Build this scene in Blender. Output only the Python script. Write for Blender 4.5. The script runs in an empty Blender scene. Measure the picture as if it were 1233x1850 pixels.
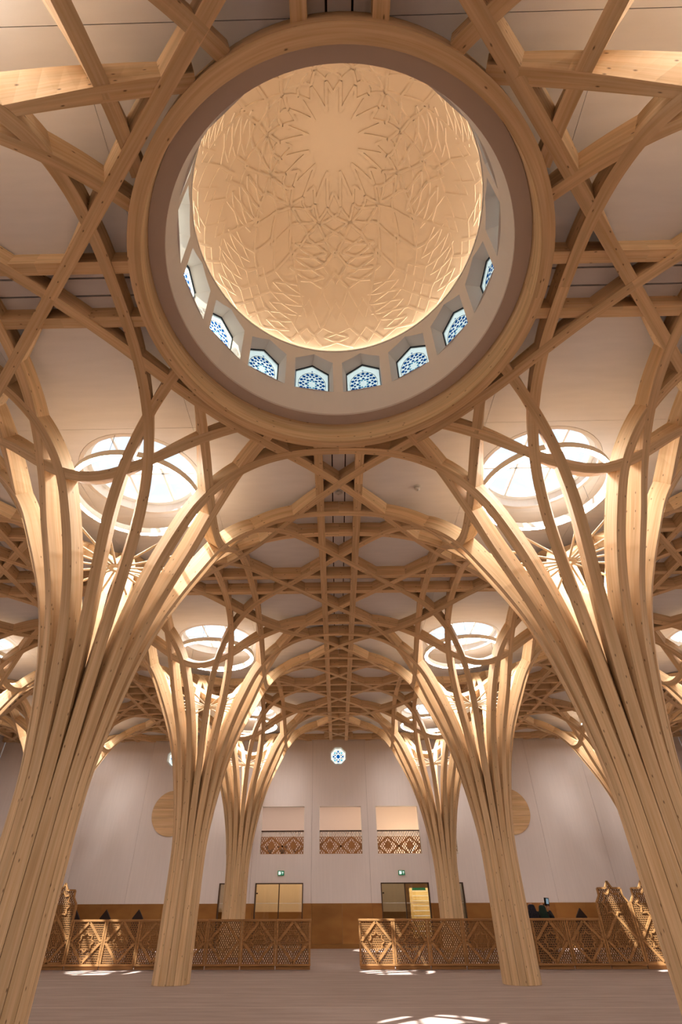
import bpy, bmesh, math, random
from math import pi, sin, cos, tan, sqrt, hypot, atan2, floor
from mathutils import Vector, Matrix

random.seed(7)
scene = bpy.context.scene
COL = scene.collection

# ------------------------------------------------------------------ camera
cam_data = bpy.data.cameras.new("camera")
cam = bpy.data.objects.new("camera", cam_data)
COL.objects.link(cam)
cam_data.sensor_fit = 'HORIZONTAL'
cam_data.sensor_width = 24.0
cam_data.lens = 915.69 / 1233.0 * 24.0
cam_data.shift_x = 29.1 / 1233.0
cam_data.shift_y = 7.9 / 1233.0
cam.location = (-0.1409, -7.7305, 1.4387)
cam.rotation_euler = (Matrix.Rotation(0.0188, 3, 'Z') @ Matrix.Rotation(pi / 2 + 0.6546, 3, 'X') @ Matrix.Rotation(-0.0035, 3, 'Z')).to_euler()
cam_data.clip_start = 0.05
cam_data.clip_end = 300
scene.camera = cam

# ------------------------------------------------------------------ world, sun, exposure
world = bpy.data.worlds.new("sky")
scene.world = world
world.use_nodes = True
wn = world.node_tree.nodes
wn.clear()
w_out = wn.new("ShaderNodeOutputWorld")
w_bg = wn.new("ShaderNodeBackground")
w_bg.inputs[0].default_value = (0.78, 0.90, 1.0, 1)
w_bg.inputs[1].default_value = 1.25
world.node_tree.links.new(w_bg.outputs[0], w_out.inputs[0])

SUN_DIR = Vector((5.5, 2.9, -8.69)).normalized()
sun_data = bpy.data.lights.new("sun", 'SUN')
sun_data.energy = 22.0
sun_data.color = (1.0, 0.95, 0.86)
sun_data.angle = math.radians(0.6)
sun = bpy.data.objects.new("sun", sun_data)
COL.objects.link(sun)
sun.rotation_euler = SUN_DIR.to_track_quat('-Z', 'Y').to_euler()
sun.location = (-12, -8, 22)

scene.view_settings.view_transform = 'Standard'
scene.view_settings.look = 'None'
scene.view_settings.exposure = 0.4
scene.view_settings.gamma = 1.0
scene.view_settings.use_curve_mapping = False
try:
    scene.cycles.use_denoising = True
    scene.cycles.max_bounces = 8
    scene.cycles.diffuse_bounces = 3
    scene.cycles.use_adaptive_sampling = True
    scene.cycles.adaptive_threshold = 0.05
    scene.cycles.glossy_bounces = 2
    scene.cycles.transmission_bounces = 4
    scene.cycles.transparent_max_bounces = 10
    scene.cycles.sample_clamp_indirect = 4.0
    scene.cycles.caustics_reflective = False
    scene.cycles.caustics_refractive = False
except Exception:
    pass

LED_STRENGTH = 112.0      # ring lamps under the skylights

# ------------------------------------------------------------------ plan of the hall
S = 8.1                          # grid of the timber trees
W1 = S / 6 / sqrt(2)             # trunk beam pairs, distance from the tree axes
W2 = S / 3 - W1                  # collar beams round each tree
A = S / 6 - W1                   # half gap of the mid-bay beam pairs
ZL = 8.18                        # underside of the flat lattice
ZC = 8.45                        # underside of the ceiling panels
BW, BD = 0.162, 0.276            # beam width and depth
TX = [-12.15, -4.05, 4.05, 12.15]
TY = [-8.1, 0.0, 8.1, 16.2]
YB = 20.10                       # back wall
YF = -12.9                       # wall behind the camera
XS = 17.4                        # side walls
DC = Vector((0.0, -4.02, 0.0))   # dome centre
RING_IN, RING_OUT, RING_Z = 2.612, 2.775, 7.965


# ------------------------------------------------------------------ materials
def lin(r, g, b):
    f = lambda c: (c / 255 / 12.92) if c / 255 <= 0.04045 else ((c / 255 + 0.055) / 1.055) ** 2.4
    return (f(r), f(g), f(b), 1)


class NT:
    def __init__(self, name):
        self.m = bpy.data.materials.new(name)
        self.m.use_nodes = True
        self.t = self.m.node_tree
        self.t.nodes.clear()
        self.out = self.n("ShaderNodeOutputMaterial")

    def n(self, kind, **kw):
        nd = self.t.nodes.new(kind)
        for k, v in kw.items():
            if k.startswith("i_"):
                key = k[2:]
                key = int(key) if key.isdigit() else key.replace("_", " ")
                nd.inputs[key].default_value = v
            else:
                setattr(nd, k, v)
        return nd

    def l(self, a, b):
        self.t.links.new(a, b)
        return b

    def math(self, op, a, b=None, clamp=False):
        nd = self.n("ShaderNodeMath", operation=op)
        nd.use_clamp = clamp
        for i, v in enumerate((a, b)):
            if v is None:
                continue
            if hasattr(v, "links"):
                self.l(v, nd.inputs[i])
            else:
                nd.inputs[i].default_value = v
        return nd.outputs[0]

    def mix(self, fac, a, b, mode='MIX'):
        nd = self.n("ShaderNodeMix", data_type='RGBA', blend_type=mode)
        for s, v in ((nd.inputs[0], fac), (nd.inputs[6], a), (nd.inputs[7], b)):
            if hasattr(v, "links"):
                self.l(v, s)
            else:
                s.default_value = v
        return nd.outputs[2]

    def ramp(self, fac, stops):
        nd = self.n("ShaderNodeValToRGB")
        e = nd.color_ramp.elements
        while len(e) < len(stops):
            e.new(0.5)
        for el, (p, c) in zip(e, stops):
            el.position = p
            el.color = c
        self.l(fac, nd.inputs[0])
        return nd.outputs[0]

    def principled(self, color, rough=0.6, spec=0.3, **kw):
        b = self.n("ShaderNodeBsdfPrincipled")
        b.inputs["Roughness"].default_value = rough
        b.inputs["Specular IOR Level"].default_value = spec
        for k, v in kw.items():
            b.inputs[k.replace("_", " ")].default_value = v
        if hasattr(color, "links"):
            self.l(color, b.inputs["Base Color"])
        else:
            b.inputs["Base Color"].default_value = color
        self.l(b.outputs[0], self.out.inputs[0])
        return b


def grain_wood(name, light, dark, knot, grain=34.0, knots=0.36, rough=0.62, use_uv=True, var=0.22, stretch=(1, 1, 1)):
    """Boards: long grain, knots, and a tone that shifts from board to board."""
    q = NT(name)
    tc = q.n("ShaderNodeTexCoord")
    oi = q.n("ShaderNodeObjectInfo")
    src = tc.outputs["UV"] if use_uv else tc.outputs["Object"]
    mp = q.n("ShaderNodeMapping")
    mp.inputs["Scale"].default_value = stretch
    q.l(src, mp.inputs[0])
    off = q.n("ShaderNodeVectorMath", operation='ADD')
    q.l(mp.outputs[0], off.inputs[0])
    comb = q.n("ShaderNodeCombineXYZ")
    r100 = q.math('MULTIPLY', oi.outputs["Random"], 57.0)
    q.l(r100, comb.inputs[0]); q.l(r100, comb.inputs[1])
    q.l(comb.outputs[0], off.inputs[1])
    sc = q.n("ShaderNodeVectorMath", operation='MULTIPLY')
    sc.inputs[1].default_value = (0.9, grain, grain)
    q.l(off.outputs[0], sc.inputs[0])
    no = q.n("ShaderNodeTexNoise", i_Scale=1.0, i_Detail=2.0, i_Roughness=0.6)
    q.l(sc.outputs[0], no.inputs["Vector"])
    col = q.ramp(no.outputs["Fac"], [(0.30, dark), (0.70, light)])
    # broader bands of early and late wood
    sc2 = q.n("ShaderNodeVectorMath", operation='MULTIPLY')
    sc2.inputs[1].default_value = (0.35, grain * 0.28, grain * 0.28)
    q.l(off.outputs[0], sc2.inputs[0])
    no2 = q.n("ShaderNodeTexNoise", i_Scale=1.0, i_Detail=1.0)
    q.l(sc2.outputs[0], no2.inputs["Vector"])
    f2 = q.ramp(no2.outputs["Fac"], [(0.35, (0.86, 0.84, 0.80, 1)), (0.65, (1.06, 1.05, 1.04, 1))])
    col = q.mix(1.0, col, f2, 'MULTIPLY')
    if knots > 0:
        sk = q.n("ShaderNodeVectorMath", operation='MULTIPLY')
        sk.inputs[1].default_value = (3.4, 8.5, 8.5)
        q.l(off.outputs[0], sk.inputs[0])
        vo = q.n("ShaderNodeTexVoronoi", voronoi_dimensions='2D' if use_uv else '3D')
        vo.inputs["Scale"].default_value = 1.0
        q.l(sk.outputs[0], vo.inputs["Vector"])
        sepc = q.n("ShaderNodeSeparateColor")
        q.l(vo.outputs["Color"], sepc.inputs[0])
        keep = q.math('LESS_THAN', sepc.outputs[0], knots)
        near = q.n("ShaderNodeMapRange")
        near.inputs[1].default_value = 0.03; near.inputs[2].default_value = 0.09
        near.inputs[3].default_value = 1.0; near.inputs[4].default_value = 0.0
        q.l(vo.outputs["Distance"], near.inputs[0])
        kf = q.math('MULTIPLY', keep, near.outputs[0])
        kf = q.math('MULTIPLY', kf, 0.8)
        col = q.mix(kf, col, knot)
    hv = q.n("ShaderNodeHueSaturation")
    vv = q.math('MULTIPLY_ADD', oi.outputs["Random"], var)
    vv.node.inputs[2].default_value = 1.0 - var / 2
    q.l(vv, hv.inputs["Value"])
    q.l(col, hv.inputs["Color"])
    q.principled(hv.outputs[0], rough, 0.25)
    return q.m


def plain(name, color, rough=0.7, spec=0.25, noise=0.0, nscale=3.0, stretch=(1, 1, 1), **kw):
    q = NT(name)
    c = color
    if noise > 0:
        tc = q.n("ShaderNodeTexCoord")
        mp = q.n("ShaderNodeMapping")
        mp.inputs["Scale"].default_value = stretch
        q.l(tc.outputs["Object"], mp.inputs[0])
        no = q.n("ShaderNodeTexNoise", i_Scale=nscale, i_Detail=5.0)
        q.l(mp.outputs[0], no.inputs["Vector"])
        lo = tuple(x * (1 - noise) for x in color[:3]) + (1,)
        hi = tuple(min(1, x * (1 + noise)) for x in color[:3]) + (1,)
        c = q.ramp(no.outputs["Fac"], [(0.3, lo), (0.7, hi)])
    q.principled(c, rough, spec, **kw)
    return q.m


def emit(name, color, strength):
    q = NT(name)
    e = q.n("ShaderNodeEmission")
    e.inputs[0].default_value = color
    e.inputs[1].default_value = strength
    q.l(e.outputs[0], q.out.inputs[0])
    return q.m


def thin_glass(name, tint=(0.96, 0.98, 1, 1), gloss=0.06, rough=0.02):
    q = NT(name)
    tr = q.n("ShaderNodeBsdfTransparent"); tr.inputs[0].default_value = tint
    gl = q.n("ShaderNodeBsdfGlossy"); gl.inputs["Roughness"].default_value = rough
    mx = q.n("ShaderNodeMixShader"); mx.inputs[0].default_value = gloss
    q.l(tr.outputs[0], mx.inputs[1]); q.l(gl.outputs[0], mx.inputs[2])
    q.l(mx.outputs[0], q.out.inputs[0])
    return q.m


def frosted(name, color, clear=0.3):
    q = NT(name)
    tl = q.n("ShaderNodeBsdfTranslucent"); tl.inputs[0].default_value = color
    tr = q.n("ShaderNodeBsdfTransparent"); tr.inputs[0].default_value = color
    mx = q.n("ShaderNodeMixShader"); mx.inputs[0].default_value = clear
    q.l(tl.outputs[0], mx.inputs[1]); q.l(tr.outputs[0], mx.inputs[2])
    q.l(mx.outputs[0], q.out.inputs[0])
    return q.m


M = {}
M['beam'] = grain_wood("spruce_glulam", lin(230, 199, 160), lin(212, 174, 129), lin(92, 58, 34), knots=0.34)
M['ringwood'] = grain_wood("spruce_ring", lin(230, 199, 160), lin(212, 174, 129), lin(92, 58, 34), knots=0.25, var=0.05)
M['rod'] = plain("pale_rod", lin(232, 214, 190), 0.5)
M['ceiling'] = plain("ceiling_board", lin(238, 232, 230), 0.75, 0.2, 0.03, 1.2, (1, 6, 1))
M['deck'] = plain("roof_deck_dark", lin(60, 45, 36), 0.9)
M['wall'] = plain("pale_wall_board", lin(228, 214, 208), 0.75, 0.2, 0.025, 1.5, (8, 1, 0.5))
M['wallcore'] = plain("wall_core", lin(150, 132, 122), 0.9)
M['plaster'] = plain("white_plaster", lin(230, 218, 208), 0.8)
M['soffit'] = plain("soffit_paint", lin(205, 186, 174), 0.85)
M['dome'] = plain("dome_plaster", lin(243, 216, 184), 0.8)
M['white'] = plain("white_frame", lin(238, 236, 232), 0.45)
M['oak'] = grain_wood("oak_screen", lin(174, 128, 80), lin(150, 105, 62), lin(110, 66, 30), grain=50, knots=0, use_uv=False, var=0.1)
M['oakdark'] = plain("oak_lattice", lin(152, 108, 66), 0.6)
M['dado'] = grain_wood("oak_dado", lin(160, 112, 58), lin(140, 92, 43), lin(90, 55, 25), grain=40, knots=0, use_uv=False, var=0.08, stretch=(1, 1, 0.05))
M['galoak'] = plain("oak_balustrade", lin(168, 116, 70), 0.6)
M['disc'] = grain_wood("disc_board", lin(226, 190, 148), lin(208, 168, 124), lin(120, 75, 40), grain=16, knots=0.2, use_uv=False, var=0.1)
M['darkframe'] = plain("dark_bronze", lin(70, 48, 34), 0.5)
M['black'] = plain("black_gap", lin(18, 15, 14), 0.8)
M['glass'] = thin_glass("skylight_glass", (0.9, 0.95, 1.0, 1), 0.05)
M['doorglass'] = thin_glass("door_glass", (0.93, 0.95, 0.93, 1), 0.10)
M['pane'] = frosted("pale_pane", (0.80, 0.84, 0.80, 1), 0.6)
M['paneblue'] = frosted("blue_pane", (0.05, 0.26, 0.55, 1), 0.3)
M['panecyan'] = frosted("cyan_pane", (0.22, 0.55, 0.72, 1), 0.3)
M['lead'] = plain("lead_line", lin(40, 46, 56), 0.6)
M['ledbody'] = plain("lamp_ring_body", lin(244, 234, 220), 0.5)
M['led'] = emit("led_strip", (1.0, 0.97, 0.93, 1), LED_STRENGTH)
M['dome_fill'] = emit("dome_fill_strip", (1.0, 0.89, 0.75, 1), 64.0)  # added glow, lifts the brightness of the dome
M['green'] = emit("exit_green", lin(10, 120, 70), 0.5)
M['signwhite'] = emit("exit_white", lin(235, 250, 240), 0.9)
M['gallery'] = plain("gallery_wall", lin(232, 212, 196), 0.8)
M['vestibule'] = plain("vestibule_wall", lin(226, 200, 166), 0.8)
M['fence'] = grain_wood("sunlit_fence", lin(236, 205, 150), lin(215, 175, 115), lin(120, 80, 40), grain=12, knots=0, use_uv=False, stretch=(1, 1, 2))
M['charcoal'] = plain("charcoal_cloth", lin(24, 23, 27), 0.9)
M['scarfgreen'] = plain("dark_green_scarf", lin(30, 46, 36), 0.85)
M['speckle'] = plain("speckled_scarf", lin(34, 30, 38), 0.85, 0.2, 0.6, 30.0)
M['skin'] = plain("skin", lin(176, 122, 92), 0.55)
M['tablet'] = plain("tablet_black", lin(14, 14, 18), 0.25, 0.5)
M['screenlit'] = emit("tablet_screen", lin(150, 175, 190), 0.5)
M['darkwood'] = plain("dark_stained_wood", lin(46, 30, 24), 0.6)
M['plastic'] = plain("white_plastic", lin(225, 220, 214), 0.4)


def carpet():
    q = NT("taupe_carpet")
    tc = q.n("ShaderNodeTexCoord")
    mp = q.n("ShaderNodeMapping"); mp.inputs["Scale"].default_value = (0.5, 3.0, 1)
    q.l(tc.outputs["Object"], mp.inputs[0])
    n1 = q.n("ShaderNodeTexNoise", i_Scale=1.6, i_Detail=6.0, i_Roughness=0.65)
    q.l(mp.outputs[0], n1.inputs["Vector"])
    n2 = q.n("ShaderNodeTexNoise", i_Scale=240.0, i_Detail=1.0)
    q.l(tc.outputs["Object"], n2.inputs["Vector"])
    c = q.ramp(n1.outputs["Fac"], [(0.3, lin(146, 125, 115)), (0.7, lin(164, 142, 131))])
    f = q.ramp(n2.outputs["Fac"], [(0.3, (0.9, 0.9, 0.9, 1)), (0.7, (1.06, 1.06, 1.06, 1))])
    c = q.mix(1.0, c, f, 'MULTIPLY')
    sp = q.n("ShaderNodeSeparateXYZ"); q.l(tc.outputs["Object"], sp.inputs[0])
    # woven prayer rows: one pale line every 1.43 m
    y = q.math('ADD', sp.outputs[1], 1.40 * 20 - 3.32 + 0.02)
    y = q.math('MODULO', y, 1.40)
    ln = q.math('LESS_THAN', y, 0.035)
    c = q.mix(q.math('MULTIPLY', ln, 0.55), c, lin(205, 180, 158))
    b = q.principled(c, 0.95, 0.1)
    bp = q.n("ShaderNodeBump"); bp.inputs["Strength"].default_value = 0.15; bp.inputs["Distance"].default_value = 0.01
    q.l(n2.outputs["Fac"], bp.inputs["Height"]); q.l(bp.outputs[0], b.inputs["Normal"])
    return q.m


M['carpet'] = carpet()


# ------------------------------------------------------------------ mesh helpers
class MB:
    def __init__(self):
        self.v, self.f, self.uv = [], [], []
        self.has_uv = False

    def quad(self, *pts, uv=None):
        i = len(self.v)
        self.v += [tuple(p) for p in pts]
        self.f.append(tuple(range(i, i + len(pts))))
        self.uv.append(uv)
        if uv:
            self.has_uv = True

    def box(self, x0, y0, z0, x1, y1, z1, mat=None):
        c = [(x0, y0, z0), (x1, y0, z0), (x1, y1, z0), (x0, y1, z0), (x0, y0, z1), (x1, y0, z1), (x1, y1, z1), (x0, y1, z1)]
        if mat is not None:
            c = [tuple(mat @ Vector(p)) for p in c]
        i = len(self.v)
        self.v += c
        for f in ((0, 3, 2, 1), (4, 5, 6, 7), (0, 1, 5, 4), (1, 2, 6, 5), (2, 3, 7, 6), (3, 0, 4, 7)):
            self.f.append(tuple(i + k for k in f)); self.uv.append(None)

    def bar(self, p, q, w, d, up=(0, 1, 0)):
        """Box from p to q, width w across, depth d along up."""
        p, q = Vector(p), Vector(q)
        t = (q - p).normalized()
        n = Vector(up); n = (n - t * n.dot(t)).normalized()
        b = t.cross(n)
        c = []
        for e in (p, q):
            for (sb, sn) in ((-1, -1), (1, -1), (1, 1), (-1, 1)):
                c.append(tuple(e + b * (sb * w / 2) + n * (sn * d / 2)))
        i = len(self.v); self.v += c
        for f in ((0, 1, 2, 3), (7, 6, 5, 4), (0, 4, 5, 1), (1, 5, 6, 2), (2, 6, 7, 3), (3, 7, 4, 0)):
            self.f.append(tuple(i + k for k in f)); self.uv.append(None)

    def prism(self, poly, a, b, axis='y'):
        """Polygon (2D) extruded between a and b; axis y: poly is (x,z); axis z: poly is (x,y)."""
        def P(u, w, t):
            return (u, t, w) if axis == 'y' else (u, w, t)
        i = len(self.v); n = len(poly)
        self.v += [P(u, w, a) for u, w in poly] + [P(u, w, b) for u, w in poly]
        self.f.append(tuple(range(i, i + n))); self.uv.append(None)
        self.f.append(tuple(reversed(range(i + n, i + 2 * n)))); self.uv.append(None)
        for k in range(n):
            k2 = (k + 1) % n
            self.f.append((i + k, i + n + k, i + n + k2, i + k2)); self.uv.append(None)

    def tube(self, p, q, r, n=8):
        p, q = Vector(p), Vector(q)
        t = (q - p).normalized()
        a = t.orthogonal().normalized(); b = t.cross(a)
        i = len(self.v)
        for e in (p, q):
            for k in range(n):
                an = 2 * pi * k / n
                self.v.append(tuple(e + a * (r * cos(an)) + b * (r * sin(an))))
        for k in range(n):
            k2 = (k + 1) % n
            self.f.append((i + k, i + k2, i + n + k2, i + n + k)); self.uv.append(None)
        self.f.append(tuple(reversed(range(i, i + n)))); self.uv.append(None)
        self.f.append(tuple(range(i + n, i + 2 * n))); self.uv.append(None)

    def lathe(self, prof, n=64, c=(0, 0), closed=True):
        """Profile list (r, z) swept about the z axis through c."""
        i = len(self.v); m = len(prof)
        for k in range(n):
            an = 2 * pi * k / n
            for r, z in prof:
                self.v.append((c[0] + r * cos(an), c[1] + r * sin(an), z))
        L = 0; ls = [0]
        for j in range(m):
            a, b = prof[j], prof[(j + 1) % m]
            L += hypot(a[0] - b[0], a[1] - b[1]); ls.append(L)
        for k in range(n):
            k2 = (k + 1) % n
            for j in range(m if closed else m - 1):
                j2 = (j + 1) % m
                self.f.append((i + k * m + j, i + k2 * m + j, i + k2 * m + j2, i + k * m + j2))
                r = prof[j][0]
                u0, u1 = 2 * pi * k / n * r, 2 * pi * (k + 1) / n * r
                self.uv.append(((u0, ls[j]), (u1, ls[j]), (u1, ls[j + 1]), (u0, ls[j + 1])))
        self.has_uv = True

    def mesh(self, name, mat, smooth=False):
        me = bpy.data.meshes.new(name)
        me.from_pydata(self.v, [], self.f)
        if self.has_uv:
            ul = me.uv_layers.new(name="UVMap")
            k = 0
            for fi, f in enumerate(self.f):
                uv = self.uv[fi]
                for j in range(len(f)):
                    ul.data[k].uv = uv[j] if uv else (0, 0)
                    k += 1
        me.materials.append(M[mat] if isinstance(mat, str) else mat)
        if smooth:
            me.polygons.foreach_set("use_smooth", [True] * len(me.polygons))
        me.update()
        return me

    def build(self, name, mat, parent=None, smooth=False):
        return link(name, self.mesh(name, mat, smooth), parent)


def link(name, data, parent=None, loc=(0, 0, 0), rot=(0, 0, 0)):
    o = bpy.data.objects.new(name, data)
    COL.objects.link(o)
    o.location = loc
    o.rotation_euler = rot
    if parent is not None:
        o.parent = parent
    return o


def tag(o, label=None, category=None, group=None, kind=None):
    if label: o["label"] = label
    if category: o["category"] = category
    if group: o["group"] = group
    if kind: o["kind"] = kind
    return o


def thing(name, loc, label, category, group=None, kind=None, rz=0.0):
    o = link(name, None, None, loc, (0, 0, rz))
    o.empty_display_size = 0.2
    return tag(o, label, category, group, kind)


def sweep(path, w=BW, d=BD):
    """path: list of (P, N) - centre of the lower face and the direction of depth."""
    m = MB(); n = len(path)
    P = [Vector(p[0]) for p in path]; N = [Vector(p[1]) for p in path]
    ring = []; L = [0.0]
    for i in range(1, n):
        L.append(L[-1] + (P[i] - P[i - 1]).length)
    for i in range(n):
        t = (P[min(i + 1, n - 1)] - P[max(i - 1, 0)]).normalized()
        nn = (N[i] - t * N[i].dot(t)).normalized()
        b = t.cross(nn).normalized()
        ring.append((P[i] - b * w / 2, P[i] + b * w / 2, P[i] + b * w / 2 + nn * d, P[i] - b * w / 2 + nn * d))
    vv = [0, w, w + d, 2 * w + d, 2 * w + 2 * d]
    for i in range(n - 1):
        for k in range(4):
            k2 = (k + 1) % 4
            m.quad(ring[i][k], ring[i][k2], ring[i + 1][k2], ring[i + 1][k],
                   uv=((L[i], vv[k]), (L[i], vv[k + 1]), (L[i + 1], vv[k + 1]), (L[i + 1], vv[k])))
    m.quad(*reversed(ring[0]), uv=((0, 0), (0, w), (d, w), (d, 0)))
    m.quad(*ring[-1], uv=((0, 0), (0, w), (d, w), (d, 0)))
    # weld so that each beam is one body
    me = m
    return me


def weld(me):
    bm = bmesh.new(); bm.from_mesh(me)
    bmesh.ops.remove_doubles(bm, verts=bm.verts, dist=1e-5)
    bmesh.ops.recalc_face_normals(bm, faces=bm.faces)
    bm.to_mesh(me); bm.free()
    return me


# ------------------------------------------------------------------ the vault profile round one tree
PROF = [(0.43, 0.0), (0.43, 0.8), (0.43, 1.6), (0.432, 2.25), (0.456, 2.84), (0.535, 3.45), (0.645, 4.05), (0.785, 4.67),
        (0.98, 5.29), (1.22, 5.85), (1.47, 6.36), (1.76, 6.93), (2.05, 7.34), (2.36, 7.66), (2.70, 7.89), (3.02, 8.03),
        (3.4, 8.13), (3.8, 8.17), (4.2, 8.18), (5.0, 8.18), (6.5, 8.18)]


def catmull(pts, k=6):
    out = []
    n = len(pts)
    for i in range(n - 1):
        p0, p1, p2, p3 = pts[max(i - 1, 0)], pts[i], pts[i + 1], pts[min(i + 2, n - 1)]
        for j in range(k):
            t = j / k
            out.append(tuple(0.5 * (2 * p1[c] + (p2[c] - p0[c]) * t + (2 * p0[c] - 5 * p1[c] + 4 * p2[c] - p3[c]) * t * t
                                    + (3 * p1[c] - p0[c] - 3 * p2[c] + p3[c]) * t ** 3) for c in (0, 1)))
    out.append(pts[-1])
    return out


DENSE = catmull(PROF, 5)


def prof_at(rho):
    """height and inward normal (nr, nz) of the vault at plan distance rho (> 0.46)"""
    for i in range(len(DENSE) - 1):
        a, b = DENSE[i], DENSE[i + 1]
        if a[0] <= rho <= b[0] and b[0] - a[0] > 1e-6 and a[1] > 2.8:
            t = (rho - a[0]) / (b[0] - a[0])
            dr, dz = b[0] - a[0], b[1] - a[1]
            if i + 2 < len(DENSE) and i > 0:
                c0, c1 = DENSE[i - 1], DENSE[i + 2]
                dr = (1 - t) * (b[0] - c0[0]) + t * (c1[0] - a[0]); dz = (1 - t) * (b[1] - c0[1]) + t * (c1[1] - a[1])
            l = hypot(dr, dz)
            return a[1] + t * (b[1] - a[1]), -dz / l, dr / l
    return ZL, 0.0, 1.0


TANA = tan(math.radians(33.75))
U1 = W1 / TANA


def lateral(u):
    x = u / U1
    return W1 * x / (1 + x ** 5) ** 0.2


def u_of_rho(rho):
    lo, hi = 0.0, 9.0
    for _ in range(40):
        mid = (lo + hi) / 2
        if hypot(mid, lateral(mid)) < rho:
            lo = mid
        else:
            hi = mid
    return lo


def trunk_path(s, uend):
    """Beam that climbs the trunk and leaves along +x at lateral distance W1 (side s)."""
    path = []
    for i, (r, z) in enumerate(DENSE):
        a, b = DENSE[max(i - 1, 0)], DENSE[min(i + 1, len(DENSE) - 1)]
        dr, dz = b[0] - a[0], b[1] - a[1]
        l = hypot(dr, dz)
        u = u_of_rho(r)
        if u > uend - 0.05:
            break
        v = lateral(u) * s
        e = Vector((u, v, 0)).normalized()
        path.append((Vector((u, v, z)), e * (-dz / l) + Vector((0, 0, dr / l))))
    u = uend; v = lateral(u) * s
    path.append((Vector((u, v, ZL)), Vector((0, 0, 1))))
    return path


def line_path(p, q, tree=(0, 0), n=32):
    """Straight plan line from p to q, dipping with the vault of the tree."""
    path = []
    for i in range(n + 1):
        t = i / n
        x, y = p[0] + (q[0] - p[0]) * t, p[1] + (q[1] - p[1]) * t
        dx, dy = x - tree[0], y - tree[1]
        rho = hypot(dx, dy)
        z, nr, nz = prof_at(rho)
        path.append((Vector((x, y, z)), Vector((dx / rho * nr, dy / rho * nr, nz))))
    return path


def clip_path(path, world_of, r=RING_OUT - 0.02):
    """Keep the longest run outside the dome ring."""
    runs, cur = [], []
    for i, (p, n) in enumerate(path):
        wp = world_of(p)
        d = hypot(wp.x - DC.x, wp.y - DC.y)
        if d >= r:
            if not cur and i > 0:
                lo, hi = path[i - 1][0], p
                for _ in range(24):
                    mid = (lo + hi) / 2; wm = world_of(mid)
                    if hypot(wm.x - DC.x, wm.y - DC.y) < r: lo = mid
                    else: hi = mid
                cur.append((hi.copy(), n))
            cur.append((p, n))
        else:
            if cur:
                lo, hi = cur[-1][0], p
                for _ in range(24):
                    mid = (lo + hi) / 2; wm = world_of(mid)
                    if hypot(wm.x - DC.x, wm.y - DC.y) >= r: lo = mid
                    else: hi = mid
                cur.append((lo.copy(), n))
                runs.append(cur); cur = []
    if cur:
        runs.append(cur)
    return [r_ for r_ in runs if len(r_) > 1 and (r_[0][0] - r_[-1][0]).length > 0.05]


# ------------------------------------------------------------------ room shell
def rects_minus(x0, z0, x1, z1, holes):
    """Rectangles that tile (x0..x1, z0..z1) without the holes."""
    xs = sorted({x0, x1, *[min(max(h[0], x0), x1) for h in holes], *[min(max(h[2], x0), x1) for h in holes]})
    out = []
    for a, b in zip(xs[:-1], xs[1:]):
        if b - a < 1e-6:
            continue
        cuts = sorted([(max(h[1], z0), min(h[3], z1)) for h in holes if h[0] < (a + b) / 2 < h[2] and h[3] > z0 and h[1] < z1])
        z = z0
        for lo, hi in cuts:
            if lo - z > 1e-6:
                out.append((a, z, b, lo))
            z = max(z, hi)
        if z1 - z > 1e-6:
            out.append((a, z, b, z1))
    return out


fl = MB(); fl.box(-XS - 0.3, YF - 0.3, -0.12, XS + 0.3, YB + 5.0, 0.0)
tag(fl.build('floor', 'carpet'), 'taupe prayer carpet with pale woven row lines', 'floor', kind='structure')

# ceiling panels: seams at S/6 either side of every tree, dark slots along the mid lines
xb = []
for t in TX:
    xb += [(t - S / 6, t + S / 6, 'tree')]
SLOT = 0.13
mx = [-16.2, -8.1, 0.0, 8.1, 16.2]
my = [-12.15, -4.05, 4.05, 12.15, 20.25]


def intervals(ts, ms, lo, hi):
    b = sorted([lo, hi] + [t - S / 6 for t in ts] + [t + S / 6 for t in ts] + [m - SLOT for m in ms if lo < m - SLOT < hi and lo < m + SLOT < hi] + [m + SLOT for m in ms if lo < m - SLOT < hi and lo < m + SLOT < hi])
    slots = [m - SLOT for m in ms] + [m + SLOT for m in ms]
    out = []
    for a, c in zip(b[:-1], b[1:]):
        ga = 0.012 if any(abs(a - s) < 1e-6 for s in slots) else 0.003
        gc = 0.012 if any(abs(c - s) < 1e-6 for s in slots) else 0.003
        out.append((a, c, ga, gc))
    return out


def disc_columns(m, x0, y0, x1, y1, z0, z1, c, r, n=28):
    """Slab x0..x1 by y0..y1 without the disc (c, r), in narrow strips."""
    for k in range(n):
        a, b = x0 + (x1 - x0) * k / n, x0 + (x1 - x0) * (k + 1) / n
        ha = sqrt(max(0, r * r - (a - c[0]) ** 2)); hb = sqrt(max(0, r * r - (b - c[0]) ** 2))
        if ha == 0 and hb == 0:
            m.prism([(a, y0), (b, y0), (b, y1), (a, y1)], z0, z1, 'z'); continue
        cl = lambda v: min(max(v, y0), y1)
        la, lb, ua, ub = cl(c[1] - ha), cl(c[1] - hb), cl(c[1] + ha), cl(c[1] + hb)
        if max(la, lb) - y0 > 1e-4:
            m.prism([(a, y0), (b, y0), (b, lb), (a, la)], z0, z1, 'z')
        if y1 - min(ua, ub) > 1e-4:
            m.prism([(a, ua), (b, ub), (b, y1), (a, y1)], z0, z1, 'z')


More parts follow.
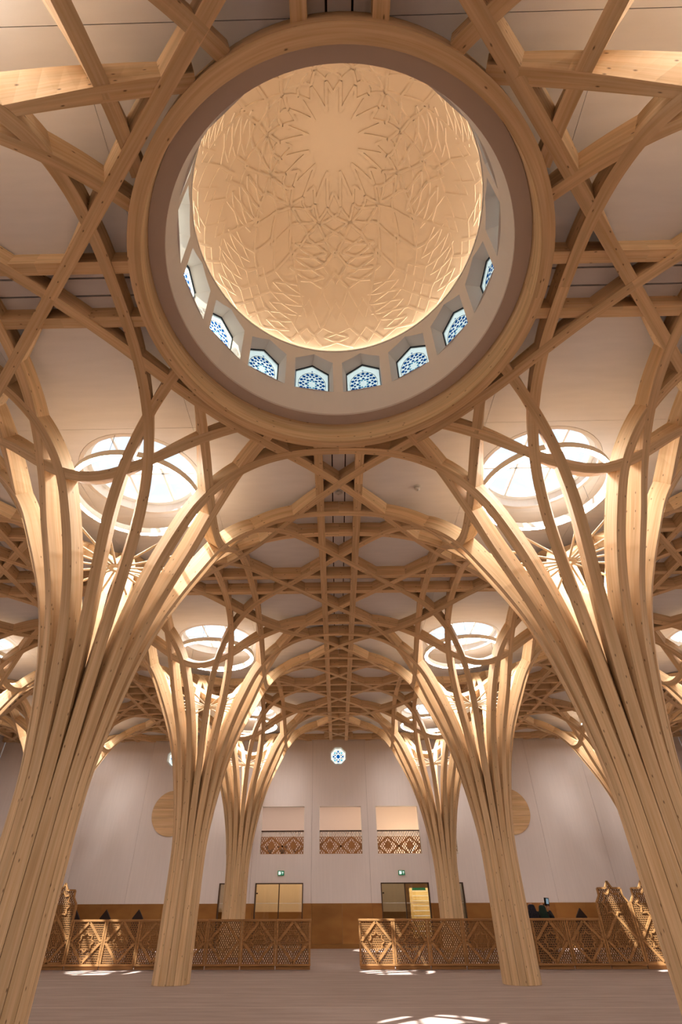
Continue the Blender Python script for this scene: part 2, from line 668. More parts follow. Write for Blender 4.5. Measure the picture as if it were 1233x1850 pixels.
def square_hole(m, x0, y0, x1, y1, z0, z1, c, r, n=48):
    """Slab with a round hole."""
    def edge(an):
        dx, dy = cos(an), sin(an)
        ts = []
        if dx > 1e-9: ts.append((x1 - c[0]) / dx)
        if dx < -1e-9: ts.append((x0 - c[0]) / dx)
        if dy > 1e-9: ts.append((y1 - c[1]) / dy)
        if dy < -1e-9: ts.append((y0 - c[1]) / dy)
        t = min(ts)
        return (c[0] + dx * t, c[1] + dy * t)
    i = len(m.v)
    for k in range(n):
        an = 2 * pi * k / n + pi / 4
        p = (c[0] + r * cos(an), c[1] + r * sin(an)); q = edge(an)
        m.v += [(p[0], p[1], z0), (q[0], q[1], z0), (q[0], q[1], z1), (p[0], p[1], z1)]
    for k in range(n):
        k2 = (k + 1) % n
        for j in range(4):
            j2 = (j + 1) % 4
            m.f.append((i + 4 * k + j, i + 4 * k + j2, i + 4 * k2 + j2, i + 4 * k2 + j)); m.uv.append(None)


ceiling = thing('ceiling', (0, 0, ZC), 'pale boarded ceiling above the timber lattice', 'ceiling', kind='structure')
deck = MB()
for (xa, xc, gxa, gxc) in intervals(TX, mx, -XS, XS):
    for (ya, yc, gya, gyc) in intervals(TY, my, YF, YB):
        cx, cy = (xa + xc) / 2, (ya + yc) / 2
        is_tree = any(abs(cx - t) < 0.01 for t in TX) and any(abs(cy - t) < 0.01 for t in TY)
        x0, x1, y0, y1 = xa + gxa, xc - gxc, ya + gya, yc - gyc
        m = MB()
        near = hypot(max(x0 - DC.x, DC.x - x1, 0), max(y0 - DC.y, DC.y - y1, 0)) < RING_OUT
        far = max(hypot(x - DC.x, y - DC.y) for x in (x0, x1) for y in (y0, y1)) > RING_OUT - 0.05
        if is_tree:
            square_hole(m, x0, y0, x1, y1, 0, 0.05, (cx, cy), 1.237)
            square_hole(deck, xa, ya, xc, yc, ZC + 0.05, ZC + 0.16, (cx, cy), 1.20)
        elif near:
            if not far:
                continue
            disc_columns(m, x0, y0, x1, y1, 0, 0.05, (DC.x, DC.y), RING_OUT - 0.015)
            disc_columns(deck, xa, ya, xc, yc, ZC + 0.05, ZC + 0.16, (DC.x, DC.y), RING_OUT - 0.1)
        else:
            m.box(x0, y0, 0, x1, y1, 0.05)
            deck.box(xa, ya, ZC + 0.05, xc, yc, ZC + 0.16)
        if not m.v:
            continue
        m.build('ceiling_panel', 'ceiling', ceiling)
dk = deck.build('roof_deck', 'deck', ceiling)
dk.location.z = -ZC

# side walls and the wall behind the camera
for nm, bx, lb in (('wall_left', (-XS - 0.3, YF, 0, -XS, YB, ZC + 0.1), 'pale side wall on the left of the hall'),
                   ('wall_right', (XS, YF, 0, XS + 0.3, YB, ZC + 0.1), 'pale side wall on the right of the hall'),
                   ('wall_front', (-XS, YF - 0.3, 0, XS, YF, ZC + 0.1), 'pale wall behind the viewer')):
    m = MB(); m.box(*bx)
    tag(m.build(nm, 'wall'), lb, 'wall', kind='structure')

# back wall with gallery openings, doors and an octagonal window
OPEN = [(-3.74, 3.29, -1.68, 5.24), (-0.99, 3.29, 1.03, 5.24), (1.70, 3.29, 3.74, 5.24), (-5.31, 3.29, -4.40, 5.24), (4.40, 3.29, 5.41, 5.24)]
DOORS = [(-3.82, 0.0, -1.69, 2.235), (1.755, 0.0, 3.885, 2.235), (-5.43, 0.0, -4.45, 2.235), (4.45, 0.0, 5.40, 2.235)]
OCT = [(-0.03, 7.475), (-8.35, 7.44)]
OR = 0.42
holes = OPEN + DOORS + [(x - OR, z - OR, x + OR, z + OR) for x, z in OCT]
wall_back = thing('wall_back', (0, YB, 0), 'tall pale panelled wall at the far end of the hall', 'wall', kind='structure')
core = MB()
for (a, b, c, d) in rects_minus(-XS, 0, XS, ZC + 0.1, holes):
    core.box(a, 0.03, b, c, 0.32, d)


def oct_corners(m, x, z, y0, y1):
    k = OR * tan(pi / 8)
    for sx in (-1, 1):
        for sz in (-1, 1):
            p = [(x + sx * OR, z + sz * OR), (x + sx * k, z + sz * OR), (x + sx * OR, z + sz * k)]
            m.prism(p if sx * sz < 0 else p[::-1], y0, y1, 'y')


for x, z in OCT:
    oct_corners(core, x, z, 0.03, 0.32)
core.build('wall_core', 'wallcore', wall_back)
seams = [-XS, -15.02, -12.28, -9.54, -6.80, -4.065, -1.33, 1.315, 4.02, 6.73, 9.43, 12.13, 14.84, XS]
for a, b in zip(seams[:-1], seams[1:]):
    m = MB()
    for (p, q, r, t) in rects_minus(a + 0.004, 1.508, b - 0.004, ZC, holes):
        m.box(p, 0.0, q, r, 0.03, t)
    for x, z in OCT:
        if a < x < b:
            oct_corners(m, x, z, 0.0, 0.03)
    m.build('wall_panel', 'wall', wall_back)

dado = thing('trim_1', (0, YB, 0), 'orange brown oak dado along the foot of the far wall', 'dado', kind='structure')
step = 1.315
k = -13
while k < 13:
    a, b = k * step + 0.02, (k + 1) * step + 0.02
    if a > -XS and b < XS:
        m = MB()
        for (p, q, r, t) in rects_minus(a + 0.003, 0.145, b - 0.003, 1.508, DOORS):
            m.box(p, -0.025, q, r, 0.03, t)
        if m.v:
            m.build('dado_panel', 'dado', dado)
    k += 1
m = MB()
for (p, q, r, t) in rects_minus(-XS, 0.0, XS, 0.14, DOORS):
    m.box(p, -0.035, q, r, 0.03, t)
tag(link('baseboard_back', m.mesh('baseboard_back', 'dado'), None, (0, YB, 0)), 'oak skirting board at the foot of the far wall', 'skirting', kind='structure')

# rooms behind the far wall: gallery above, vestibule below
m = MB()
m.box(-XS, YB + 4.0, 3.05, XS, YB + 4.2, 6.3); m.box(-XS, YB + 0.32, 6.1, XS, YB + 4.2, 6.3)
m.box(-XS - .2, YB + 0.32, 3.05, -XS, YB + 4.2, 6.3); m.box(XS, YB + 0.32, 3.05, XS + .2, YB + 4.2, 6.3)
tag(m.build('wall_gallery', 'gallery'), 'pinkish white gallery wall seen through the upper openings', 'wall', kind='structure')
m = MB(); m.box(-XS, YB + 0.32, 2.95, XS, YB + 4.2, 3.18)
tag(m.build('floor_gallery', 'plaster'), 'gallery floor slab behind the far wall', 'floor', kind='structure')
vest = MB()
for (a, b, c, d) in rects_minus(-XS, 0, XS, 2.95, [(3.1, 0.0, 4.35, 2.3)]):
    vest.box(a, YB + 2.6, b, c, YB + 2.8, d)
vest.box(-XS - .2, YB + 0.32, 0, -XS, YB + 2.8, 2.95); vest.box(XS, YB + 0.32, 0, XS + .2, YB + 2.8, 2.95)
tag(vest.build('wall_vestibule', 'vestibule'), 'warm lit vestibule wall seen through the glass doors', 'wall', kind='structure')
m = MB()
m.box(-6.5, YB + 2.55, 0.0, 3.05, YB + 2.6, 1.2)
tag(m.build('trim_2', 'dado'), 'low oak lining inside the vestibule', 'dado', kind='structure')
m = MB(); m.box(0.2, YB + 0.4, 0.0, 0.4, YB + 2.55, 2.95)
tag(m.build('wall_partition', 'plaster'), 'grey beige partition inside the vestibule', 'wall', kind='structure')

for nm, loc, sx, sy, en, colr in (('gallery_light', (-2.6, YB + 2.0, 6.05), 8.0, 2.4, 66, (1.0, 0.88, 0.83)),
                                  ('gallery_light', (5.0, YB + 2.0, 6.05), 7.0, 2.4, 30, (1.0, 0.90, 0.87)),
                                  ('vestibule_light', (-2.8, YB + 1.5, 2.9), 5.0, 1.6, 50, (1.0, 0.73, 0.48)),
                                  ('vestibule_light', (3.6, YB + 1.5, 2.9), 5.0, 1.6, 16, (1.0, 0.84, 0.66))):
    ld = bpy.data.lights.new(nm, 'AREA'); ld.shape = 'RECTANGLE'; ld.size = sx; ld.size_y = sy
    ld.energy = en; ld.color = colr
    lo = bpy.data.objects.new(nm, ld); COL.objects.link(lo); lo.location = loc

# ------------------------------------------------------------------ timber trees
AX_END, DG_END = S / 2, S / sqrt(2)
mesh_axis = {s: weld(sweep(trunk_path(s, AX_END)).mesh('beam', 'beam')) for s in (-1, 1)}
mesh_diag = {s: weld(sweep(trunk_path(s, DG_END)).mesh('beam', 'beam')) for s in (-1, 1)}
mesh_collar = weld(sweep(line_path((-S / 2, -W2), (S / 2, -W2), n=48)).mesh('collar_beam', 'beam'))
HUB_Z = 6.28
hub = MB()
hub.lathe([(0.05, HUB_Z - 0.03), (0.125, HUB_Z - 0.03), (0.14, HUB_Z), (0.125, HUB_Z + 0.03), (0.05, HUB_Z + 0.03)], 24)
mesh_hub = hub.mesh('hub', 'rod')
sp = MB(); sp.tube((0.11, 0, HUB_Z), (1.26, 0, HUB_Z + 0.10), 0.021, 8)
mesh_spoke = sp.mesh('spoke', 'rod', True)


def rotz(a):
    return Matrix.Rotation(a, 4, 'Z')


def make_tree(x, y, label):
    t = thing('tree_column', (x, y, 0), label, 'timber column', 'tree shaped timber columns of the hall')
    near_dome = abs(x) < 5 and y < 1
    for k in range(8):
        al = k * pi / 4
        diag = k % 2 == 1
        for s in (-1, 1):
            me = (mesh_diag if diag else mesh_axis)[s]
            dz = 0.0035 * ((k % 4) + (0.5 if s > 0 else 0))
            if near_dome and diag:
                R = Matrix.Translation((x, y, 0)) @ rotz(al)
                runs = clip_path(trunk_path(s, DG_END), lambda p: R @ p)
                full = trunk_path(s, DG_END)
                if len(runs) != 1 or len(runs[0]) != len(full):
                    me = weld(sweep(runs[0]).mesh('beam', 'beam'))
            link('beam', me, t, (0, 0, dz - 0.006), (0, 0, al))
    for k in range(4):
        al = k * pi / 2
        R = Matrix.Translation((x, y, 0)) @ rotz(al)
        me = mesh_collar
        if near_dome:
            full = line_path((-S / 2, -W2), (S / 2, -W2), n=48)
            runs = clip_path(full, lambda p: R @ p)
            if len(runs[0]) != len(full):
                best = max(runs, key=lambda r: (r[0][0] - r[-1][0]).length)
                me = weld(sweep(best).mesh('collar_beam', 'beam'))
        link('collar_beam', me, t, (0, 0, 0.008 + 0.004 * (k % 2)), (0, 0, al))
    link('hub', mesh_hub, t)
    for k in range(16):
        link('spoke', mesh_spoke, t, (0, 0, 0), (0, 0, math.radians(11.25 + 22.5 * k)))
    return t


TREES = {
    (-4.05, 0.0): 'large branching timber column in the left foreground, its foot cut by the frame',
    (4.05, 0.0): 'large branching timber column in the right foreground, its foot cut by the frame',
    (-4.05, 8.1): 'branching timber column standing left in front of the lattice screens',
    (4.05, 8.1): 'branching timber column standing right in front of the lattice screens',
    (-4.05, 16.2): 'smaller branching timber column behind the screens, left of the central gap',
    (4.05, 16.2): 'smaller branching timber column behind the screens, right of the central gap',
    (-12.15, 16.2): 'distant timber column at far left, mostly hidden by the left foreground trunk',
    (12.15, 16.2): 'distant timber column at far right, mostly hidden by the right foreground trunk',
    (-12.15, 8.1): 'timber column at far left edge, only its crown beams in view',
    (12.15, 8.1): 'timber column at far right edge, only its crown beams in view',
    (-4.05, -8.1): 'nearest timber column on the left, only crown beams at the top corner in view',
    (4.05, -8.1): 'nearest timber column on the right, only crown beams at the top corner in view',
    (-12.15, 0.0): 'outer timber column left of the left foreground column',
    (12.15, 0.0): 'outer timber column right of the right foreground column',
}
for (x, y), lab in TREES.items():
    make_tree(x, y, lab)

# ------------------------------------------------------------------ flat lattice between the trees
lattice = thing('roof_lattice', (0, 0, ZL), 'flat grid of crossing timber beams under the pale ceiling', 'roof lattice')


def lat(path, dz):
    o = link('lattice_beam', weld(sweep(path).mesh('lattice_beam', 'beam')), lattice)
    o.location.z = -ZL + dz
    return o


UP = Vector((0, 0, 1))
# mid-bay pairs
ys = [YF + 0.02] + TY + [YB - 0.02]
xs = [-XS + 0.02] + TX + [XS - 0.02]
for mxx in mx:
    for s in (-1, 1):
        X = mxx + s * A
        for y0, y1 in zip(ys[:-1], ys[1:]):
            path = [(Vector((X, y0 + (y1 - y0) * i / 40, ZL)), UP) for i in range(41)]
            if mxx == 0 and y0 < -4 < y1:
                for r in clip_path(path, lambda p: p):
                    lat([r[0], r[-1]], 0)
            else:
                lat([path[0], path[-1]], 0)
for myy in my:
    for s in (-1, 1):
        Y = myy + s * A
        if Y > YB - 0.1 or Y < YF + 0.1:
            continue
        for x0, x1 in zip(xs[:-1], xs[1:]):
            path = [(Vector((x0 + (x1 - x0) * i / 40, Y, ZL)), UP) for i in range(41)]
            if abs(myy + 4.05) < 0.1 and x0 < 0 < x1:
                for r in clip_path(path, lambda p: p):
                    lat([r[0], r[-1]], 0.012)
            else:
                lat([path[0], path[-1]], 0.012)
# diagonal squares through the bay edges
for x in TX:
    for y in TY:
        for k in range(4):
            a0, a1 = k * pi / 2, (k + 1) * pi / 2
            p = (x + S / 2 * cos(a0), y + S / 2 * sin(a0)); q = (x + S / 2 * cos(a1), y + S / 2 * sin(a1))
            lat(line_path(p, q, (x, y), 20), 0.004 if k % 2 else -0.004)

# ------------------------------------------------------------------ dome
ring = MB()
ring.lathe([(RING_IN, RING_Z), (RING_OUT, RING_Z), (RING_OUT, ZC - 0.01), (RING_IN, ZC - 0.01)], 128, (0, 0))
tag(link('dome_ring', ring.mesh('dome_ring', 'ringwood', False), None, (DC.x, DC.y, 0)), 'great round timber ring framing the dome opening', 'ring beam')
for p in bpy.data.objects['dome_ring'].data.polygons:
    p.use_smooth = False

dome = thing('dome', (DC.x, DC.y, ZC), 'peach dome with carved star relief above a white windowed drum', 'dome')
RD, Z0, ZSILL, ZSH, ZAP, ZSP = 2.33, 8.40, 8.97, 9.85, 10.09, 10.20
m = MB()
m.lathe([(2.392, Z0), (RING_IN - 0.004, Z0), (RING_IN - 0.004, Z0 + 0.04), (2.392, Z0 + 0.04)], 128)
o = m.build('soffit', 'soffit', dome); o.location.z = -ZC
m = MB(); m.lathe([(RING_OUT - .2, ZC), (RING_OUT, ZC), (RING_OUT, ZC + .25), (RING_OUT - .2, ZC + .25)], 64)
o = m.build('upstand', 'deck', dome); o.location.z = -ZC

drum = MB()
NW = 16
HW, GW = 0.37, 0.335
RG = 2.57


def cyl(s, z, r=RD, a0=0.0):
    an = a0 + s / RD
    return (r * sin(an), r * cos(an), z)


half = pi / NW * RD
for k in range(NW):
    a0 = (k + 0.5) * 2 * pi / NW
    cols = [-half, -(half + HW) / 2, -HW, -HW / 2, 0, HW / 2, HW, (half + HW) / 2, half]
    topz = {-HW: ZSH, -HW / 2: (ZSH + ZAP) / 2, 0: ZAP, HW / 2: (ZSH + ZAP) / 2, HW: ZSH}
    for a, b in zip(cols[:-1], cols[1:]):
        drum.quad(cyl(a, Z0, 2.40, a0), cyl(b, Z0, 2.40, a0), cyl(b, ZSILL, RD, a0), cyl(a, ZSILL, RD, a0))
        if a >= -HW and b <= HW:
            drum.quad(cyl(a, topz[a], RD, a0), cyl(b, topz[b], RD, a0), cyl(b, ZSP, RD, a0), cyl(a, ZSP, RD, a0))
        else:
            drum.quad(cyl(a, ZSILL, RD, a0), cyl(b, ZSILL, RD, a0), cyl(b, ZSP, RD, a0), cyl(a, ZSP, RD, a0))
    # splayed reveals
    prof_in = [(-HW, ZSILL), (-HW, ZSH), (-HW / 2, (ZSH + ZAP) / 2), (0, ZAP), (HW / 2, (ZSH + ZAP) / 2), (HW, ZSH), (HW, ZSILL)]
    sc_ = lambda p: (p[0] * GW / HW, ZSILL + 0.03 + (p[1] - ZSILL) * 0.93)
    for p, q in zip(prof_in, prof_in[1:] + prof_in[:1]):
        p2, q2 = sc_(p), sc_(q)
        P2 = Matrix.Rotation(-a0, 3, 'Z') @ Vector((p2[0], RG, p2[1])); Q2 = Matrix.Rotation(-a0, 3, 'Z') @ Vector((q2[0], RG, q2[1]))
        drum.quad(cyl(p[0], p[1], RD, a0), cyl(q[0], q[1], RD, a0), tuple(Q2), tuple(P2))
o = drum.build('drum', 'plaster', dome); o.location.z = -ZC
o.data = weld(o.data)

# drum windows: frame, pale pane, blue glass stars
win_out = [(-GW, ZSILL + 0.03), (GW, ZSILL + 0.03), (GW, ZSILL + 0.03 + (ZSH - ZSILL) * 0.93), (0, ZSILL + 0.03 + (ZAP - ZSILL) * 0.93), (-GW, ZSILL + 0.03 + (ZSH - ZSILL) * 0.93)]
cz = ZSILL + 0.47
inset = lambda f: [(x * f, cz + (z - cz) * f) for x, z in win_out]
mf = MB()
o_, i_ = win_out, inset(0.955)
for k in range(5):
    k2 = (k + 1) % 5
    mf.quad((o_[k][0], -0.015, o_[k][1]), (o_[k2][0], -0.015, o_[k2][1]), (i_[k2][0], -0.015, i_[k2][1]), (i_[k][0], -0.015, i_[k][1]))
    mf.quad((i_[k][0], -0.015, i_[k][1]), (i_[k2][0], -0.015, i_[k2][1]), (i_[k2][0], 0.02, i_[k2][1]), (i_[k][0], 0.02, i_[k][1]))
mesh_wframe = mf.mesh('window_frame', 'lead')
mp_ = MB(); mp_.prism(inset(0.965), 0.0, 0.006, 'y')
mesh_wpane = mp_.mesh('pane', 'pane')
mbl = MB()


def diamond(m, x, z, r, an, y=-0.004, t=0.003):
    pts = [(x + r * cos(an + k * pi / 2), z + r * sin(an + k * pi / 2)) for k in range(4)]
    m.prism(pts[::-1], y - t, y, 'y')


for k in range(16):
    an = 2 * pi * k / 16
    diamond(mbl, 0.225 * cos(an), cz + 0.30 * sin(an), 0.042, an)
for k in range(16):
    an = 2 * pi * (k + .5) / 16
    diamond(mbl, 0.175 * cos(an), cz + 0.232 * sin(an), 0.030, an)
for k in range(8):
    an = 2 * pi * k / 8
    diamond(mbl, 0.115 * cos(an), cz + 0.15 * sin(an), 0.034, an)
diamond(mbl, 0, cz + 0.395, 0.018, 0)
mesh_wblue = mbl.mesh('blue_glass', 'paneblue')
mcy = MB()
for k in range(8):
    an = 2 * pi * (k + .5) / 8
    diamond(mcy, 0.085 * cos(an), cz + 0.11 * sin(an), 0.026, an + pi / 4)
mesh_wcyan = mcy.mesh('cyan_glass', 'panecyan')
mle = MB()
NL = 40
for k in range(NL):
    a1, a2 = 2 * pi * k / NL, 2 * pi * (k + 1) / NL
    mle.bar((0.268 * cos(a1), -0.006, cz + 0.345 * sin(a1)), (0.268 * cos(a2), -0.006, cz + 0.345 * sin(a2)), 0.006, 0.006)
mesh_wlead = mle.mesh('lead_line', 'lead')
for k in range(NW):
    a0 = (k + 0.5) * 2 * pi / NW
    w = link('drum_window', mesh_wframe, dome, (RG * sin(a0), RG * cos(a0), -ZC), (0, 0, -a0))
    for nm, me in (('pane', mesh_wpane), ('blue_glass', mesh_wblue), ('cyan_glass', mesh_wcyan), ('lead_line', mesh_wlead)):
        link(nm, me, w)
# dark roof gutter ring outside the drum windows
m = MB(); m.lathe([(3.02, 9.06), (3.12, 9.06), (3.12, 9.17), (3.02, 9.17)], 64)
o = m.build('gutter', 'lead', dome); o.location.z = -ZC

# shell: pointed profile
ZTOP = 14.4
RS = 2.42


def shell(t):
    """t 0 apex .. 1 spring -> (r, z)"""
    a = t * pi / 2
    return RS * sin(a), ZSP + (ZTOP - ZSP) * cos(a)


m = MB()
m.lathe([(0.0005, ZTOP)] + [shell((i + 1) / 40) for i in range(40)] + [(RS, ZSP - 0.03)], 96, closed=False)
o = m.build('shell', 'dome', dome, True); o.location.z = -ZC


def dome_pt(az, t, off=0.0):
    t = max(0.002, t)
    r, z = shell(t)
    r2, z2 = shell(t + 0.01); r1, z1 = shell(max(0.001, t - 0.01))
    dr, dz = r2 - r1, z2 - z1; l = hypot(dr, dz)
    nr, nz = dz / l, -dr / l            # inward
    r += nr * off; z += nz * off
    return Vector((r * sin(az), r * cos(az), z))


ARC = []
acc = 0.0
for i in range(401):
    if i:
        p, q = shell((i - 1) / 400), shell(i / 400)
        acc += hypot(p[0] - q[0], p[1] - q[1])
    ARC.append(acc)


def t_of_s(s):
    s = min(max(s, 0.0), ARC[-1])
    lo, hi = 0, 400
    while hi - lo > 1:
        mid = (lo + hi) // 2
        if ARC[mid] < s: lo = mid
        else: hi = mid
    return (lo + (s - ARC[lo]) / max(1e-9, ARC[hi] - ARC[lo])) / 400


relief = MB()


def ribbon(pts, w=0.05, h=0.02):
    """raised strap along dome points (azimuth, arc from apex)"""
    P3 = [dome_pt(a, t_of_s(q)) for a, q in pts]
    N3 = [(dome_pt(a, t_of_s(q), 0.05) - p).normalized() for (a, q), p in zip(pts, P3)]
    prev = None
    for i in range(len(P3)):
        t = (P3[min(i + 1, len(P3) - 1)] - P3[max(i - 1, 0)]).normalized()
        b = t.cross(N3[i]).normalized() * (w / 2)
        h = 0.008 + 0.034 * max(0.0, 1 - pts[i][1] / 4.0)
        cur = (P3[i] + b - N3[i] * 0.006, P3[i] + b + N3[i] * h, P3[i] - b + N3[i] * h, P3[i] - b - N3[i] * 0.006)
        if prev:
            for j in range(3):
                relief.quad(prev[j], cur[j], cur[j + 1], prev[j + 1])
        prev = cur


def isect(p, d, q, e):
    den = d[0] * e[1] - d[1] * e[0]
    if abs(den) < 1e-9:
        return None
    t = ((q[0] - p[0]) * e[1] - (q[1] - p[1]) * e[0]) / den
    return (p[0] + d[0] * t, p[1] + d[1] * t)


def star_cell(poly, back, theta, w=0.05):
    """polygons-in-contact: two rays from every edge midpoint meet their neighbours inside the cell"""
    n = len(poly)
    mid = [((poly[k][0] + poly[(k + 1) % n][0]) / 2, (poly[k][1] + poly[(k + 1) % n][1]) / 2) for k in range(n)]
    area = sum(poly[k][0] * poly[(k + 1) % n][1] - poly[(k + 1) % n][0] * poly[k][1] for k in range(n))
    sg = 1 if area > 0 else -1
    for k in range(n):
        a, b, c = poly[k], poly[(k + 1) % n], poly[(k + 2) % n]
        d1 = atan2(b[1] - a[1], b[0] - a[0]) + sg * theta
        d2 = atan2(b[1] - c[1], b[0] - c[0]) - sg * theta
        X = isect(mid[k], (cos(d1), sin(d1)), mid[(k + 1) % n], (cos(d2), sin(d2)))
        if X is None:
            continue
        for p, q in ((mid[k], X), (X, mid[(k + 1) % n])):
            m_ = max(1, int(hypot(p[0] - q[0], p[1] - q[1]) / 0.15))
            ribbon([back((p[0] + (q[0] - p[0]) * i / m_, p[1] + (q[1] - p[1]) * i / m_)) for i in range(m_ + 1)], w)


NG = 12
RINGS = [1.28, 1.98, 2.62, 3.24, 3.84, 4.42, 4.98]
da = 2 * pi / NG
# apex: a fourteen-sided field subdivided to the ring cells
apex = []
for k in range(NG):
    apex += [(RINGS[0] * sin(k * da), RINGS[0] * cos(k * da))]
star_cell([p for k in range(NG) for p in (apex[k], ((apex[k][0] + apex[(k + 1) % NG][0]) / 2, (apex[k][1] + apex[(k + 1) % NG][1]) / 2))],
          lambda p: (atan2(p[0], p[1]), hypot(*p)), math.radians(76), 0.055)


def cell(a0, n_a, r0, n_r, theta):
    """block of n_a by n_r ring cells starting at azimuth index a0 and ring r0"""
    ac = (a0 + n_a / 2) * da
    sc0 = (RINGS[r0] + RINGS[r0 + n_r]) / 2
    rc = shell(t_of_s(sc0))[0]
    pts = []
    for i in range(n_a): pts.append((a0 + i, r0))
    for i in range(n_r): pts.append((a0 + n_a, r0 + i))
    for i in range(n_a): pts.append((a0 + n_a - i, r0 + n_r))
    for i in range(n_r): pts.append((a0, r0 + n_r - i))
    fine = []
    for k, (i, r) in enumerate(pts):
        i2, r2 = pts[(k + 1) % len(pts)]
        fine.append(((i * da - ac) * rc, RINGS[r] - sc0))
        fine.append((((i + i2) / 2 * da - ac) * rc, (RINGS[r] + RINGS[r2]) / 2 - sc0))
    star_cell(fine, lambda p: (ac + p[0] / rc, sc0 + p[1]), theta)


T1, T2 = math.radians(60), math.radians(72)
for k in range(NG):
    cell(k, 1, 0, 1, T1)
for blk in range(4):
    a0 = blk * 3 + 0.5
    cell(a0, 2, 1, 2, T2)
    cell(a0 + 2, 1, 1, 1, T1); cell(a0 + 2, 1, 2, 1, T1)
    a0 = blk * 3 - 1
    cell(a0, 2, 3, 2, T2)
    cell(a0 + 2, 1, 3, 1, T1); cell(a0 + 2, 1, 4, 1, T1)
for k in range(NG):
    cell(k, 1, 5, 1, T1)
o = relief.build('star_relief', 'dome', dome); o.location.z = -ZC
tag(o, 'shallow carved star pattern', kind='stuff')

# hidden cove glow added to brighten the dome, tucked behind the cornice
m = MB(); m.lathe([(RD - 0.012, ZSP), (RD + 0.012, ZSP), (RD + 0.012, ZSP + 0.035), (RD - 0.012, ZSP + 0.035)], 96)
o = m.build('cornice', 'plaster', dome); o.location.z = -ZC
m = MB(); m.lathe([(RS + 0.01, ZSP - 0.02), (RD + 0.012, ZSP - 0.02)], 64, closed=False)
o = m.build('dome_fill_bed', 'plaster', dome); o.location.z = -ZC
m = MB(); m.lathe([(RD + 0.03, ZSP - 0.012), (RD + 0.06, ZSP - 0.012)], 48, closed=False)
o = m.build('dome_fill_light', 'dome_fill', dome); o.location.z = -ZC

# ------------------------------------------------------------------ skylights and ring lamps
up = MB()
up.lathe([(1.155, -0.004), (1.231, -0.004), (1.231, 0.05), (1.20, 0.05), (1.20, 0.42), (1.155, 0.42)], 48)
mesh_up = up.mesh('curb', 'plaster')
fr = MB(); fr.lathe([(1.06, 0.20), (1.157, 0.20), (1.157, 0.27), (1.06, 0.27)], 48)
mesh_fr = fr.mesh('frame', 'white')
gl = MB(); gl.prism([(1.08 * cos(2 * pi * k / 40), 1.08 * sin(2 * pi * k / 40)) for k in range(40)], 0.235, 0.245, 'z')
mesh_gl = gl.mesh('glass_pane', 'glass')
mu = MB(); mu.box(-0.022, -1.02, 0.19, 0.022, 1.02, 0.275)
mesh_mu = mu.mesh('mullion', 'white')
mu2 = MB(); mu2.box(-1.02, -0.02, 0.19, 1.02, 0.02, 0.275)
mesh_mu2 = mu2.mesh('mullion', 'white')
lr = MB()
RL = 1.21
lr.lathe([(RL - 0.045, 7.875), (RL + 0.045, 7.875), (RL + 0.045, 8.005), (RL - 0.045, 8.005)], 64)
mesh_lr = lr.mesh('lamp_body', 'ledbody')
ls_ = MB()
ls_.lathe([(RL - 0.040, 7.869), (RL + 0.040, 7.869)], 32, closed=False)
mesh_ls = ls_.mesh('light_strip', 'led')
lw = MB(); lw.tube((RL, 0, 8.0), (RL, 0, ZC - 0.006), 0.004, 6)
mesh_lw = lw.mesh('wire', 'darkframe')

where = {
    (-4.05, 0.0): 'above the left foreground column', (4.05, 0.0): 'above the right foreground column',
    (-4.05, 8.1): 'above the second column on the left', (4.05, 8.1): 'above the second column on the right',
    (-4.05, 16.2): 'above the small third column on the left', (4.05, 16.2): 'above the small third column on the right',
    (-12.15, 8.1): 'at the far left edge', (12.15, 8.1): 'at the far right edge',
    (-12.15, 16.2): 'above the hidden column at far left', (12.15, 16.2): 'above the hidden column at far right',
    (-4.05, -8.1): 'above the nearest column on the left', (4.05, -8.1): 'above the nearest column on the right',
    (-12.15, 0.0): 'above the outer column beside the left foreground', (12.15, 0.0): 'above the outer column beside the right foreground',
    (-12.15, -8.1): 'over the rear left corner of the hall', (12.15, -8.1): 'over the rear right corner of the hall',
}
for (x, y), wh in where.items():
    s_ = thing('skylight', (x, y, ZC), 'round glazed skylight ' + wh, 'skylight', 'round skylights above the timber columns')
    link('curb', mesh_up, s_); link('frame', mesh_fr, s_); link('glass_pane', mesh_gl, s_)
    link('mullion', mesh_mu, s_, (-0.36, 0, 0)); link('mullion', mesh_mu, s_, (0.36, 0, 0)); link('mullion', mesh_mu2, s_, (0, 0.1, 0))
    r_ = thing('ring_lamp', (x, y, 0), 'hanging ring lamp with glowing underside ' + wh, 'lamp', 'ring lamps hung below the skylights')
    link('lamp_body', mesh_lr, r_); link('light_strip', mesh_ls, r_)
    for k in range(3):
        link('wire', mesh_lw, r_, (0, 0, 0), (0, 0, k * 2 * pi / 3 + 0.4))

# ------------------------------------------------------------------ lattice screens
YS_ = 11.21
PW = 1.0


def poly_hits(poly, p, d):
    """parameters where the line p + t d crosses the polygon"""
    ts = []
    n = len(poly)
    for k in range(n):
        a, b = poly[k], poly[(k + 1) % n]
        ex, ez = b[0] - a[0], b[1] - a[1]
        den = d[0] * ez - d[1] * ex
        if abs(den) < 1e-9:
            continue
        t = ((a[0] - p[0]) * ez - (a[1] - p[1]) * ex) / den
        s = ((a[0] - p[0]) * d[1] - (a[1] - p[1]) * d[0]) / den
        if 0 <= s < 1:
            ts.append(t)
    return sorted(ts)


